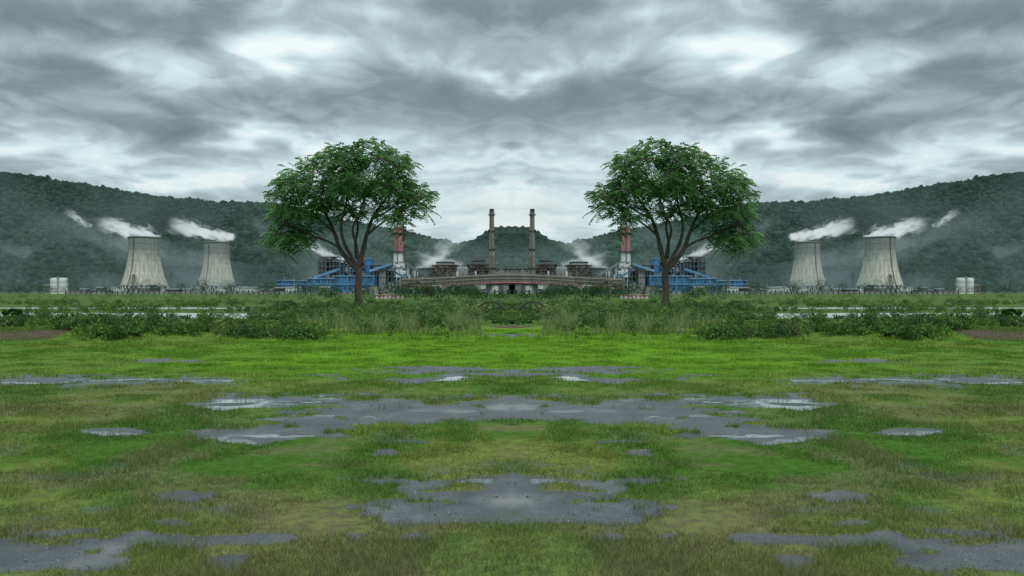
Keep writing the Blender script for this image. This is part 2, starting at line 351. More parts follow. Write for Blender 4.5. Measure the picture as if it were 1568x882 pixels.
def line(pxs,D,hts,step,per,base,name,jit=3,Lf=.22,Wf=.15):
    cs=[];rs=[]
    x0,x1=wx(pxs[0],D),wx(pxs[1],D);xx=x0
    while xx<x1:
        h=rng.uniform(*hts)*(.5+1.0*vn(np.array([xx*.12]),np.array([D*.1]),3)[0])
        yy=D+rng.uniform(-jit,jit)
        for j in range(3): 
            cs.append((xx+rng.normal(0,h*.3),yy+rng.normal(0,h*.3),h*rng.uniform(.3,.72)));rs.append(h*rng.uniform(.28,.42))
        xx+=step*rng.uniform(.5,1.5)
    V,Fc,C=mirV(*clumps(cs,rs,per,Lf,Wf,base));return np_mesh(name,V,Fc,[foliage_mat],{'Col':C})
line((610,784),158,(2.2,4.4),.7,90,(.036,.085,.022),'hedge',5)
line((440,615),175,(1.2,3.6),1.2,80,(.040,.095,.022),'bush_row',12)
line((0,450),200,(.6,2.2),2.0,60,(.045,.10,.025),'bush_row',25)
line((-60,784),120,(.4,1.0),1.8,60,(.06,.13,.025),'low_shrubs',18)
line((-150,784),520,(4,9),4.5,60,(.032,.064,.024),'distant_trees',60)
line((-150,784),900,(8,15),8,50,(.030,.060,.026),'distant_trees',80)
def broad_plant(px,D,hgt,nl,spread,name,base=(.05,.13,.02)):
    x0=wx(px,D);z0=gz1(x0,D);parts=[]
    for s in range(3):
        bx=rng.normal(0,.35*spread);by=rng.normal(0,.3*spread)
        for k in range(nl):
            a=rng.uniform(0,2*np.pi);L=hgt*rng.uniform(.7,1.1);rw=.10*hgt;sp=rng.uniform(.25,.8)*spread
            V=[];seg=6
            for i_ in range(seg+1):
                t=i_/seg;r=sp*t**1.3;zh=L*(1.25*t-.55*t*t*(1+sp*.7))
                wv=rw*abs(math.sin(math.pi*min(1,.08+t*.92)))**.8*(1 if t>.25 else .25)
                cx_,cy_=bx+math.cos(a)*r,by+math.sin(a)*r
                V.append((x0+cx_-math.sin(a)*wv,D+cy_+math.cos(a)*wv,z0+zh));V.append((x0+cx_,D+cy_,z0+zh-.03));V.append((x0+cx_+math.sin(a)*wv,D+cy_-math.cos(a)*wv,z0+zh))
            Fq=[]
            for i_ in range(seg):
                o=i_*3;Fq+=[(o,o+1,o+4,o+3),(o+1,o+2,o+5,o+4)]
            parts.append((np.array(V),np.array(Fq),np.tile(np.array(base)*rng.uniform(.6,1.5),(len(V),1))))
    V,Fc,C=join(parts);V=V-np.array([x0,D,0]);ob=np_mesh(name,V,Fc,[foliage_mat],{'Col':C},smooth=True);ob.location=(x0,D,0);mirror_copy(ob)
broad_plant(18,46,1.35,12,1.1,'banana_plant',(.06,.17,.02))
broad_plant(-30,47,1.5,9,1.1,'banana_plant',(.06,.17,.02))
broad_plant(597,50,1.0,12,.9,'broadleaf_plant',(.05,.13,.03))
broad_plant(620,53,.9,10,.8,'broadleaf_plant',(.05,.13,.03))
broad_plant(575,52,.8,10,.9,'broadleaf_plant',(.05,.13,.03))
broad_plant(135,42,.8,9,.9,'broadleaf_plant',(.08,.17,.02))
broad_plant(700,58,.8,8,.7,'broadleaf_plant',(.06,.14,.02))
# ================================================================ MAIN TREES
def tube(pts,rad,seg=8):
    pts=np.array(pts,float);V=[];Fq=[]
    for i_,p in enumerate(pts):
        t=pts[min(i_+1,len(pts)-1)]-pts[max(i_-1,0)];t/=np.linalg.norm(t)+1e-9
        a=np.cross(t,(0,1,0.01));a/=np.linalg.norm(a)+1e-9;b_=np.cross(t,a)
        for k in range(seg):
            an=2*np.pi*k/seg;V.append(p+(a*np.cos(an)+b_*np.sin(an))*rad[i_])
    for i_ in range(len(pts)-1):
        for k in range(seg):
            k2=(k+1)%seg;Fq.append((i_*seg+k,i_*seg+k2,(i_+1)*seg+k2,(i_+1)*seg+k))
    return np.array(V),np.array(Fq)
def smoothpts(P,R,sub=4):
    P=np.array(P,float);R=np.array(R,float);o=[];r=[]
    for i_ in range(len(P)-1):
        p0=P[max(i_-1,0)];p1=P[i_];p2=P[i_+1];p3=P[min(i_+2,len(P)-1)]
        for s in range(sub):
            t=s/sub;o.append(.5*((2*p1)+(-p0+p2)*t+(2*p0-5*p1+4*p2-p3)*t*t+(-p0+3*p1-3*p2+p3)*t**3));r.append(R[i_]*(1-t)+R[i_+1]*t)
    o.append(P[-1]);r.append(R[-1]);return np.array(o),np.array(r)
TD=75.0;TB=551
def tp(px,py,dy=0): return np.array([wx(px,TD)-wx(TB,TD),dy,wz(py,TD)])
limbs=[([tp(551,481),tp(551,470),tp(548,445),tp(550,425),tp(547,410)],[.46,.36,.32,.31,.32]),
([tp(547,413),tp(532,397),tp(519,380,.3),tp(511,358,.5),tp(500,335,.8),tp(486,305,1.2),tp(470,285,1.4)],[.26,.23,.20,.16,.12,.08,.04]),
([tp(547,412),tp(538,392,-.2),tp(528,370,-.6),tp(525,345,-.8),tp(532,318,-1),tp(540,280,-.8),tp(546,240,-.5)],[.20,.17,.15,.13,.1,.08,.03]),
([tp(548,412),tp(555,387),tp(560,360,.4),tp(568,335,.6),tp(582,312,.8),tp(598,285,1.2),tp(606,258,1.3)],[.26,.22,.18,.15,.11,.08,.03]),
([tp(548,398,-.1),tp(547,375,-.5),tp(545,352,-1.5),tp(560,325,-2.5),tp(575,295,-3.2)],[.15,.13,.11,.08,.04]),
([tp(545,395,.1),tp(541,370,1),tp(541,340,2.2),tp(525,310,3.2),tp(515,280,3.6)],[.14,.12,.1,.07,.04]),
([tp(520,380,.3),tp(503,370,0),tp(482,362,-.6),tp(462,350,-1),tp(440,345,-1.2)],[.13,.11,.08,.06,.03]),
([tp(512,358,.5),tp(490,340,1.5),tp(465,322,2.2),tp(440,305,2.4)],[.11,.08,.06,.03]),
([tp(560,360,.4),tp(580,345,0),tp(603,332,-.6),tp(635,315,-1)],[.12,.09,.07,.03]),
([tp(568,335,.6),tp(590,320,1.8),tp(615,300,2.6),tp(640,285,2.8)],[.1,.08,.05,.03])]
bark=simple('bark_mat',(.080,.066,.052),.4,1.5,.9,True)
brk=[];lp=[]
for P_,R_ in limbs:
    p,r=smoothpts(P_,R_);v,f=tube(p,r);brk.append((v,f,np.zeros((len(v),3))));lp+=[q for q in p if q[2]>wz(385,TD)]
lp=np.array(lp)
outl=np.array([(405,368),(420,342),(412,296),(428,264),(484,232),(520,218),(560,211),(600,222),(632,240),(646,266),(658,292),(666,314),(652,334),(628,342),(624,360),(608,364),(590,344),(560,339),(525,334),(505,350),(482,358),(468,388),(432,392),(408,386)],float)
def inpoly(x,y,P):
    c=False;j=len(P)-1
    for i_ in range(len(P)):
        if (P[i_,1]>y)!=(P[j,1]>y) and x<(P[j,0]-P[i_,0])*(y-P[i_,1])/(P[j,1]-P[i_,1])+P[i_,0]: c=not c
        j=i_
    return c
def edged(x,y,P):
    a=P;b_=np.roll(P,-1,0);ab=b_-a;t=np.clip(((np.array([x,y])-a)*ab).sum(1)/(ab**2).sum(1),0,1)
    return np.min(np.linalg.norm(a+ab*t[:,None]-np.array([x,y]),axis=1))
cl=[]
tries=0
gaps=[(470,268,9),(588,300,10),(505,300,8),(556,262,7),(612,322,9),(455,320,8),(628,275,7),(545,305,9),(490,330,8),(430,350,6)]
while len(cl)<142 and tries<40000:
    tries+=1
    px,py=rng.uniform(405,665),rng.uniform(211,392)
    if not inpoly(px,py,outl): continue
    ed=edged(px,py,outl)
    if ed<4: continue
    if any((px-a)**2+(py-b_)**2<(c_+4)**2 for a,b_,c_ in gaps): continue
    dep=math.sqrt(max(0,1-((px-540)/130)**2))*4.8*min(1,ed/45)
    if 500<px<625 and py>308 and rng.uniform()<.45: continue
    dy=rng.uniform(-1,1)*dep
    p=tp(px,py,dy)
    if any(np.linalg.norm((p-q)*np.array([1,.7,1]))<.76 for q,_ in cl): continue
    cl.append((p,min(1.05,.45+ed*.025)*rng.uniform(.7,1.12)))
fb=[];fd=[];fl=[];fc=[]
for p,r in cl:
    j=np.argmin(np.linalg.norm(lp-p,axis=1)+.6*np.maximum(0,lp[:,2]-p[2]));a=lp[j]
    mid=(a+p)/2+np.array([0,0,.25*np.linalg.norm(p-a)*.5])+rng.normal(0,.12,3)
    q,rr=smoothpts([a,mid,p],[.06,.04,.02],3);v,f=tube(q,rr,5);brk.append((v,f,np.zeros((len(v),3))))
    nf=int(34*r*r+12);tone=rng.uniform(.65,1.4)
    for k in range(nf):
        d_=rng.normal(size=3);d_[2]=d_[2]*.7+.25;d_/=np.linalg.norm(d_);o=d_*r*rng.uniform(.3,1.05)*np.array([1.15,1.1,.68])
        fb.append(p+o);dd=d_+rng.normal(0,.35,3);dd[2]*=.5;dd/=np.linalg.norm(dd);fd.append(dd)
        fl.append(rng.uniform(.5,.95));fc.append(tone*rng.uniform(.7,1.3))
        if k%4==0:
            v,f=tube(np.array([p,p+o*.6+np.array([0,0,.06]),p+o]),[.018,.012,.006],4);brk.append((v,f,np.zeros((len(v),3))))
fb=np.array(fb);fd=np.array(fd);fl=np.array(fl);fc=np.array(fc);n=len(fb)
sd_=np.cross(fd,[0,0,1.0])+rng.normal(0,.25,(n,3));sd_/=np.linalg.norm(sd_,axis=1)[:,None]
parts=[]
gb=np.array([.095,.225,.065])
for s in range(5):
    t=(s+.6)/5
    B=fb+fd*(fl*t)[:,None];B[:,2]-=fl*.5*t*t
    for sg in (-1,1):
        D=sd_*sg*.85+fd*.6;D[:,2]-=.35+.3*t;D+=rng.normal(0,.12,(n,3));D/=np.linalg.norm(D,axis=1)[:,None]
        L=fl*.38*(1-.35*abs(t-.5));nr=np.cross(D,fd)
        sv=np.cross(D,nr);sv/=np.linalg.norm(sv,axis=1)[:,None]+1e-9
        tip=B+D*L[:,None];md=B+D*(L*.5)[:,None];W=(L*.5)[:,None]
        V=np.stack([B,md+sv*W/2,tip,md-sv*W/2],1).reshape(-1,3)
        c_=gb*(fc*rng.uniform(.8,1.25,n))[:,None]
        parts.append((V,np.arange(n*4).reshape(-1,4),np.repeat(c_,4,0)))
LV,LF,LC=join(parts)
BV,BF,BC=join(brk)
V=np.vstack([BV,LV]);Fc=np.vstack([BF,LF+len(BV)]);C=np.vstack([BC,LC])
mi=np.concatenate([np.zeros(len(BF)),np.ones(len(LF))])
tree=np_mesh('shade_tree',V,Fc,[bark,foliage_mat],{'Col':C},midx=mi);tree.location=(wx(TB,TD),TD,0)
mirror_copy(tree)
# ================================================================ STRUCTURE BUILDER
class MB:
    def __init__(s): s.V=[];s.F=[];s.M=[];s.mats=[]
    def mi(s,m):
        if m not in s.mats: s.mats.append(m)
        return s.mats.index(m)
    def add(s,V,Fq,m):
        o=len(s.V);s.V+=[tuple(v) for v in V];s.F+=[tuple(int(i)+o for i in f) for f in Fq];s.M+=[s.mi(m)]*len(Fq)
    def box(s,x0,x1,y0,y1,z0,z1,m):
        s.add([(x0,y0,z0),(x1,y0,z0),(x1,y1,z0),(x0,y1,z0),(x0,y0,z1),(x1,y0,z1),(x1,y1,z1),(x0,y1,z1)],[(0,3,2,1),(4,5,6,7),(0,1,5,4),(1,2,6,5),(2,3,7,6),(3,0,4,7)],m)
    def lathe(s,prof,cx,cy,m,seg=24,cap=True):
        V=[];Fq=[]
        for z,r in prof:
            for k in range(seg): V.append((cx+r*math.cos(2*math.pi*k/seg),cy+r*math.sin(2*math.pi*k/seg),z))
        for i_ in range(len(prof)-1):
            for k in range(seg): k2=(k+1)%seg;Fq.append((i_*seg+k,i_*seg+k2,(i_+1)*seg+k2,(i_+1)*seg+k))
        if cap: Fq.append(tuple(range((len(prof)-1)*seg,len(prof)*seg)))
        s.add(V,Fq,m)
    def beam(s,a,b_,r,m,seg=4):
        v,f=tube(np.array([a,b_]),[r,r],seg);s.add(v,f,m)
    def done(s,name,loc=(0,0,0),smooth=False):
        me=bpy.data.meshes.new(name);me.from_pydata(s.V,[],s.F)
        for m in s.mats: me.materials.append(m)
        me.polygons.foreach_set("material_index",s.M)
        if smooth: me.polygons.foreach_set("use_smooth",[True]*len(s.F))
        me.update();ob=bpy.data.objects.new(name,me);COL.objects.link(ob);ob.location=loc;return ob
steel=simple('steel_mat',(.13,.14,.15),.3,.2,.6)
dark=simple('dark_mat',(.035,.037,.04),.3,.2,.8)
beige=simple('concrete_beige_mat',(.28,.255,.225),.3,.12,.85,True)
grey=simple('concrete_grey_mat',(.24,.25,.25),.25,.12,.85,True)
blue=simple('blue_cladding_mat',(.045,.18,.37),.35,.1,.65,True)
bluel=simple('light_blue_cladding_mat',(.15,.29,.42),.3,.1,.65,True)
pink=simple('faded_red_mat',(.42,.19,.19),.25,.1,.8,True)
white=simple('white_paint_mat',(.62,.63,.62),.2,.12,.7,True)
red=simple('red_paint_mat',(.50,.12,.15),.2,.1,.7,True)
brown=simple('brown_concrete_mat',(.24,.20,.165),.3,.1,.85,True)
rust=simple('rust_mat',(.14,.10,.085),.35,.15,.85,True)
glass=simple('window_mat',(.05,.07,.09),.3,.3,.25,False,.6)
m,T=new_mat('tower_concrete_mat');g=T.n('ShaderNodeTexCoord').outputs['Object']
s3=T.n('ShaderNodeSeparateXYZ');T.l.new(g,s3.inputs[0])
an=T.m('ARCTAN2',s3.outputs[1],s3.outputs[0])
cvx=T.n('ShaderNodeCombineXYZ');T.l.new(T.m('MULTIPLY',an,9.0),cvx.inputs[0]);T.l.new(T.m('MULTIPLY',s3.outputs[2],.05),cvx.inputs[1])
st=T.noise(cvx.outputs[0],1.0,6,.75);bl=T.noise(g,.05,5,.6)
hgt=T.m('ADD',T.m('DIVIDE',s3.outputs[2],80.0),T.m('MULTIPLY',T.m('SUBTRACT',bl,.5),.7))
base=T.mix(T.mr(hgt,.5,.8),(.58,.54,.46),(.27,.28,.27))
base=T.mix(T.mr(st,.42,.62,.0,.6),base,(.18,.18,.16))
rib=T.m('GREATER_THAN',T.m('FRACT',T.m('MULTIPLY',an,36/6.2832)),.84)
lift=T.m('GREATER_THAN',T.m('FRACT',T.m('DIVIDE',s3.outputs[2],7.5)),.86)
gr=T.m('MULTIPLY',T.m('MAXIMUM',rib,lift),T.mr(hgt,.4,.85,.12,.55))
base=T.mix(gr,base,(.10,.10,.09))
finish(T,base,.9,rib,.4,.3,.2)
tower_mat=m
def cooling_tower(px,D,rb,hpx):
    b=MB();R=rb/F*D*.5;H=hpx/F*D+1.7
    pf=[(.13,.92),(.2,.865),(.3,.785),(.4,.725),(.5,.675),(.6,.64),(.7,.615),(.8,.605),(.9,.607),(.985,.615)]
    b.lathe([(z*H,r*R) for z,r in pf],0,0,tower_mat,64,False)
    b.lathe([(H*.985,R*.615),(H*.985,R*.64),(H,R*.64),(H,R*.58),(H*.93,R*.57),(H*.5,R*.63)],0,0,grey,64,False)
    b.lathe([(.125*H,R*.94),(.145*H,R*.94),(.145*H,R*.89)],0,0,grey,64,False)
    b.lathe([(0,R*.80),(.13*H,R*.80)],0,0,dark,48)
    b.lathe([(0,R*1.04),(1.6,R*1.04),(1.6,R*.9)],0,0,grey,64,False)
    n=30
    for k in range(n):
        a0=2*math.pi*k/n;a1=2*math.pi*(k+.5)/n;am=2*math.pi*(k+1)/n
        t=(R*.92*math.cos(a1),R*.92*math.sin(a1),.135*H)
        b.beam((R*math.cos(a0),R*math.sin(a0),1),t,.55,white,6);b.beam((R*math.cos(am),R*math.sin(am),1),t,.55,white,6)
    for an_ in (-1.85,):
        pts=[((r*R+.8)*math.cos(an_),(r*R+.8)*math.sin(an_),z*H) for z,r in pf]
        v,f=tube(np.array(pts),[.55]*len(pts),5);b.add(v,f,steel)
    ob=b.done('cooling_tower',(wx(px,D),D,0));
    for p in ob.data.polygons: p.use_smooth=True
    mirror_copy(ob);return H,R
HA,RA=cooling_tower(221,1100,73,84)
HB,RB=cooling_tower(332,1210,62,76)
def chim(px,D,top,w0,w1,mats,name,bands=()):
    b=MB();H=wz(top,D);r0=w0/F*D/2;r1=w1/F*D/2
    n=len(mats)
    for k,(f0,f1,m_) in enumerate(mats):
        b.lathe([(H*f0,r0+(r1-r0)*f0),(H*f1,r0+(r1-r0)*f1)],0,0,m_,24,k==n-1)
    for f0 in bands:
        r=r0+(r1-r0)*f0;b.lathe([(H*f0-.5,r+.1),(H*f0-.5,r*1.28+.5),(H*f0+.2,r*1.28+.5),(H*f0+.2,r)],0,0,dark,20,False)
        b.lathe([(H*f0+1.3,r*1.28+.5),(H*f0+1.5,r*1.28+.5)],0,0,steel,20,False)
        for k in range(10):
            a=2*math.pi*k/10;q=r*1.28+.5;b.beam((q*math.cos(a),q*math.sin(a),H*f0),(q*math.cos(a),q*math.sin(a),H*f0+1.5),.12,steel)
    b.box(-.5,.5,-r0-.7,-r0*.7,H*.1,H*.97,steel)
    ob=b.done(name,(wx(px,D),D,0));mirror_copy(ob);return ob
chim(753,860,320,10,7.0,[(0,.16,beige),(.16,.45,brown),(.45,.5,beige),(.5,.72,brown),(.72,.76,beige),(.76,.96,brown),(.96,1,dark)],'brick_chimney',(.3,.52,.74,.93))
chim(610,900,322,17,13,[(0,.36,white),(.36,.50,white),(.50,.68,pink),(.68,.8,pink),(.8,.84,white),(.84,.95,white),(.95,1,red)],'striped_chimney',(.5,.72,.94))
def block(b,px0,px1,py0,py1,D,dep,wall,nfl=3,roof=None,win=True,frame=None):
    x0,x1=wx(px0,D),wx(px1,D);z0=max(0,wz(py1,D)) if py1<446 else 0;z1=wz(py0,D)
    b.box(x0,x1,D,D+dep,z0,z1,wall)
    if roof: b.box(x0-.5,x1+.5,D-.5,D+dep+.5,z1+.003,z1+.9,roof)
    hf=(z1-z0)/nfl
    if win:
        for k in range(nfl):
            zb_=z0+hf*(k+.45);nw=max(2,int((x1-x0)/4.2));wd=(x1-x0)/nw
            for q in range(nw):
                if rng.uniform()<.18: continue
                b.box(x0+wd*(q+.2),x0+wd*(q+.8),D-.06,D+.1,zb_,zb_+hf*.3,glass)
    if frame:
        nc=max(2,int((x1-x0)/6))
        for q in range(nc+1):
            xx=x0+(x1-x0)*q/nc;b.box(xx-.3,xx+.3,D-.7,D-.1,z0,z1,frame)
        for k in range(nfl+1):
            zz_=z0+hf*k;b.box(x0,x1,D-1.1,D-.72,zz_-.25,zz_+.25,frame)
def frame_tower(b,px0,px1,py0,py1,D,dep,m1,m2,nx_,nz_,fill=.45):
    x0,x1=wx(px0,D),wx(px1,D);z0=0 if py1>=446 else wz(py1,D);z1=wz(py0,D);dx=(x1-x0)/nx_;dz=(z1-z0)/nz_
    for yy in (D,D+dep):
        for q in range(nx_+1): b.box(x0+dx*q-.35,x0+dx*q+.35,yy-.35,yy+.35,z0,z1,m1)
    for k in range(nz_+1):
        b.box(x0-.8,x1+.8,D-.8,D+dep+.8,z0+dz*k-.2,z0+dz*k+.25,m1)
        b.box(x0-.8,x1+.8,D-.85,D-.81,z0+dz*k+1.1,z0+dz*k+1.25,m2)
    for k in range(nz_):
        for q in range(nx_):
            if rng.uniform()<fill: b.box(x0+dx*q+.4,x0+dx*(q+1)-.4,D+rng.uniform(.5,dep*.4),D+dep*.8,z0+dz*k+.3,z0+dz*(k+rng.uniform(.5,.95)),m2 if rng.uniform()<.6 else dark)
            elif rng.uniform()<.5: b.beam((x0+dx*q,D-.4,z0+dz*k),(x0+dx*(q+1),D-.4,z0+dz*(k+1)),.2,m1)
def gallery(b,p0,p1,w_,m_):
    a=np.array(p0,float);c=np.array(p1,float)
    d_=c-a;n_=max(2,int(np.linalg.norm(d_)/9))
    for k in range(n_):
        s=a+d_*k/n_;e=a+d_*(k+1)/n_
        b.add([s+(0,-w_,-w_),s+(0,w_,-w_),s+(0,w_,w_),s+(0,-w_,w_),e+(0,-w_,-w_),e+(0,w_,-w_),e+(0,w_,w_),e+(0,-w_,w_)],[(0,3,2,1),(4,5,6,7),(0,1,5,4),(1,2,6,5),(2,3,7,6),(3,0,4,7)],m_)
        if k%2==0: b.box(s[0]-.4,s[0]+.4,s[1]-.4,s[1]+.4,0,s[2]-w_,steel)
b=MB();D=800
for (a0,a1,t) in ((423,470,430),(470,512,427),(512,572,423)):
    block(b,a0+.3,a1,t,447,D,40,blue,2,bluel,True,bluel)
    x0,x1=wx(a0,D),wx(a1,D);b.box(x0+.5,x1-.5,D-1.4,D-1.15,wz(436,D),wz(434.5,D),bluel)
for k in range(9):
    xx=wx(430+k*15,D);b.lathe([(wz(430-k*.6,D),1.1),(wz(424-k*.7,D),1.1)],xx,D+12,steel,8)
mirror_copy(b.done('turbine_hall'))
b=MB()
block(b,487,500,398,430,840,22,grey,4,steel,True,steel);frame_tower(b,488,516,393,425,838,18,steel,grey,5,4,.6)
block(b,505,522,403,430,845,22,grey,3,bluel,True,bluel)
frame_tower(b,520,566,399,446,830,26,steel,blue,7,6,.5)
block(b,560,569,396,446,826,14,blue,6,bluel,True,None)
frame_tower(b,566,600,406,446,822,24,steel,bluel,6,5,.5)
block(b,580,590,412,446,818,10,grey,4,bluel,True,None)
gallery(b,(wx(520,826),826,wz(412,826)),(wx(480,800),802,wz(425,800)),1.3,bluel)
gallery(b,(wx(566,815),815,wz(415,815)),(wx(600,815),815,wz(404,815)),1.2,bluel)
mirror_copy(b.done('boiler_house'))
b=MB()
block(b,600,623,410,446,880,18,white,5,grey,True,grey);block(b,604,618,402,410,882,12,white,2,grey)
frame_tower(b,597,628,424,446,870,8,white,bluel,6,4,.4)
gallery(b,(wx(622,865),865,wz(404,865)),(wx(655,800),800,wz(424,800)),1.5,grey)
gallery(b,(wx(600,868),868,wz(414,868)),(wx(640,840),840,wz(436,840)),1.2,bluel)
mirror_copy(b.done('transfer_tower'))
b=MB();frame_tower(b,662,700,406,425,900,25,rust,grey,10,4,.6);block(b,668,694,402,406,902,18,grey,1,dark,False);block(b,640,664,412,425,910,14,steel,2,dark,True)
mirror_copy(b.done('mill_house'))
b=MB();frame_tower(b,715,748,405,425,900,25,rust,steel,9,4,.65);block(b,722,742,400,405,902,18,steel,1,dark,False)
for k in range(4): b.lathe([(wz(425,900),2.6),(wz(411,900),2.6),(wz(409,900),.5)],wx(703+k*3.6,900),896,grey,12)
block(b,758,784,413,425,905,14,beige,2,dark,True)
mirror_copy(b.done('mill_house'))
def ctop(px): return np.interp(px,[600,640,680,720,760,784],[427.5,426,424,421.5,420,419.5])
b=MB();D=760;pxs=np.linspace(614,784,36)
z=lambda q: wz(q,D)
for a0,a1 in zip(pxs[:-1],pxs[1:]):
    t=ctop((a0+a1)/2);x0,x1=wx(a0,D),wx(a1,D)
    b.box(x0,x1,D,D+16,z(t+2),z(t),beige)
    b.box(x0,x1,D+3,D+15,z(t+6),z(t+2)-.005,dark)
    b.box(x0,x1,D-.5,D+17,z(t+7.2),z(t+6)-.005,beige)
    b.box(x0,x1,D+2,D+16,z(t+12),z(t+7.2)-.005,rust if rng.uniform()<.6 else grey)
    b.box(x0,x1,D-1,D+18,z(t+13.8),z(t+12)-.005,pink)
    b.box(x0,x1,D+1,D+17,0,z(t+13.8)-.005,rust)
    for q in range(3):
        xx=x0+(x1-x0)*(q+.5)/3
        b.box(xx-.2,xx+.2,D+.2,D+.9,z(t+6),z(t+2),beige);b.box(xx-.25,xx+.25,D,D+.8,z(t+12),z(t+7.2),beige)
        b.box(xx-.08,xx+.08,D,D+.15,z(t)+.004,z(t)+1.5,steel)
        if rng.uniform()<.5: b.box(xx-.7,xx+.7,D+1.4,D+1.9,z(t+10.8),z(t+8.6),white if rng.uniform()<.5 else glass)
        if rng.uniform()<.7: b.box(xx-.6,xx+.6,D+.7,D+.98,z(t+17),z(t+15),glass)
    b.box(x0,x1,D+.02,D+.12,z(t)+1.3,z(t)+1.5,steel)
    if rng.uniform()<.6: b.box(x0+rng.uniform(.3,1.5),x1-rng.uniform(.3,1.5),D+5,D+9,z(t)+.005,z(t)+rng.uniform(1,5.5),[steel,rust,white,grey][rng.integers(4)])
ob=b.done('low_plant_building');mirror_copy(ob)
b=MB()
for k in range(46):
    px=rng.uniform(560,780);D=rng.uniform(600,720);wd=rng.uniform(3,9);x0=wx(px,D);h=rng.uniform(3,8)
    mm=[blue,grey,white,rust,steel,beige][rng.integers(6)];b.box(x0,x0+wd,D,D+6,0,h,mm);b.box(x0-.4,x0+wd+.4,D-.4,D+6.4,h+.003,h+.4,steel);b.box(x0+wd*.3,x0+wd*.6,D-.05,D+.1,0,h*.5,dark)
mirror_copy(b.done('yard_sheds'))
b=MB()
for k in range(30):
    px=120+k*15+rng.uniform(-5,5);D=rng.uniform(640,900);wd=rng.uniform(6,18);x0=wx(px,D);h=rng.uniform(3,6.5)
    if rng.uniform()<.35: continue
    mm=[grey,grey,white,steel,beige,dark][rng.integers(6)];b.box(x0,x0+wd,D,D+8,0,h,mm)
    b.add([(x0-.4,D-.4,h),(x0+wd+.4,D-.4,h),(x0+wd+.4,D+8.4,h),(x0-.4,D+8.4,h),(x0-.4,D+4,h+1.4),(x0+wd+.4,D+4,h+1.4)],[(0,1,5,4),(2,3,4,5),(0,4,3),(1,2,5)],steel)
    for q in range(int(wd/3)): b.box(x0+1+q*3,x0+2+q*3,D-.05,D+.1,h*.35,h*.7,glass)
mirror_copy(b.done('plant_warehouses'))
b=MB();D=560
for k in range(60):
    x0=wx(100+k*8,D);x1=wx(108+k*8,D);b.box(x0+.005,x1-.005,D,D+.3,0,1.9+(k%3)*.05,grey);b.box(x0-.25,x0+.25,D-.2,D-.01,0,2.3,dark)
mirror_copy(b.done('boundary_wall'))
b=MB();D=700
for px in (84,97): b.lathe([(0,3.6),(wz(428,D),3.6),(wz(426,D),3.0),(wz(425.5,D),.4)],wx(px,D)-wx(90,D),0,white,20)
b.box(-9,9,-1,1,wz(429,D),wz(427.5,D),grey);b.box(-1,1,-2,2,0,wz(424,D),grey)
for k in range(4): b.lathe([(4*k+2,3.75),(4*k+2.3,3.75)],wx(84,D)-wx(90,D),0,grey,20,False);b.lathe([(4*k+2,3.75),(4*k+2.3,3.75)],wx(97,D)-wx(90,D),0,grey,20,False)
mirror_copy(b.done('storage_silos',(wx(90,D),D,0)))
b=MB();D=710
x0,x1=wx(66,D),wx(75,D);b.box(x0,x1,D,D+8,0,wz(438,D),grey);b.add([(x0-.5,D-.5,wz(438,D)),(x1+.5,D-.5,wz(438,D)),(x1+.5,D+8.5,wz(438,D)),(x0-.5,D+8.5,wz(438,D)),(x0-.5,D+4,wz(435.5,D)),(x1+.5,D+4,wz(435.5,D))],[(0,1,5,4),(2,3,4,5),(0,4,3),(1,2,5)],rust)
for q in range(2): b.box(x0+1+q*2.2,x0+2+q*2.2,D-.05,D+.1,1.5,3.2,glass)
mirror_copy(b.done('small_house'))
b=MB();D=205
x0=wx(573,D);n=14;dx=(wx(618,D)-x0)/n
for k in range(n):
    b.box(x0+dx*k,x0+dx*(k+1)-.03,D,D+.4,0,.62,white if k%2 else pink)
b.box(x0,x0+dx*n,D-.05,D+.45,.623,.95,pink);b.box(x0,x0+dx*n,D-.1,D+.5,.953,1.08,white)
mirror_copy(b.done('painted_wall'))
def pylon(px,D,H,name='electricity_pylon'):
    b=MB();w0=H*.11;lv=[0,.25,.45,.6,.72,.82,.92,1]
    def cor(f,i_): r=w0*(1-f)*.9+.25;return ((-r if i_ in(0,3) else r),(-r if i_<2 else r),H*f)
    for a_,c_ in zip(lv[:-1],lv[1:]):
        for i_ in range(4):
            j=(i_+1)%4;b.beam(cor(a_,i_),cor(c_,i_),.09,steel);b.beam(cor(a_,i_),cor(c_,j),.05,steel);b.beam(cor(c_,i_),cor(c_,j),.05,steel)
    for f in (.66,.79,.91):
        L=H*.15*(1.15-.35*(f-.66)*3)
        for s in (-1,1):
            b.beam((0,0,H*f+.5),(s*L,0,H*f),.08,steel);b.beam((0,0,H*f-.6),(s*L,0,H*f),.08,steel);b.beam((s*L,0,H*f),(s*L,0,H*f-1),.06,dark)
    mirror_copy(b.done(name,(wx(px,D),D,0)))
pylon(118,520,19);pylon(205,330,9);pylon(262,560,16);pylon(392,640,16);pylon(455,640,14)
def pole(px,D,H):
    b=MB();b.lathe([(0,.16),(H,.08)],0,0,steel,8);b.beam((0,0,H),(1.4,0,H+.35),.07,steel);b.box(1.2,2.0,-.15,.15,H+.25,H+.42,white)
    mirror_copy(b.done('street_lamp',(wx(px,D),D,0)))
for px,D,H in ((643,420,9),(690,430,9),(470,420,9),(300,460,9),(160,460,8)): pole(px,D,H)
b=MB()
def arc(p,r,m_): 
    q,rr=smoothpts([(wx(a,63),63+dy,max(-.02,wz(c,63))) for a,c,dy in p],r,5);v,f=tube(q,rr,6);b.add(v,f,m_)
arc([(732,470,0),(742,464,.2),(756,462,0),(768,468,0),(779,480,-.2)],[.05,.07,.08,.07,.04],bark)
arc([(736,481,0),(746,468,0),(752,458,.1),(750,453,.1)],[.06,.06,.05,.02],bark)
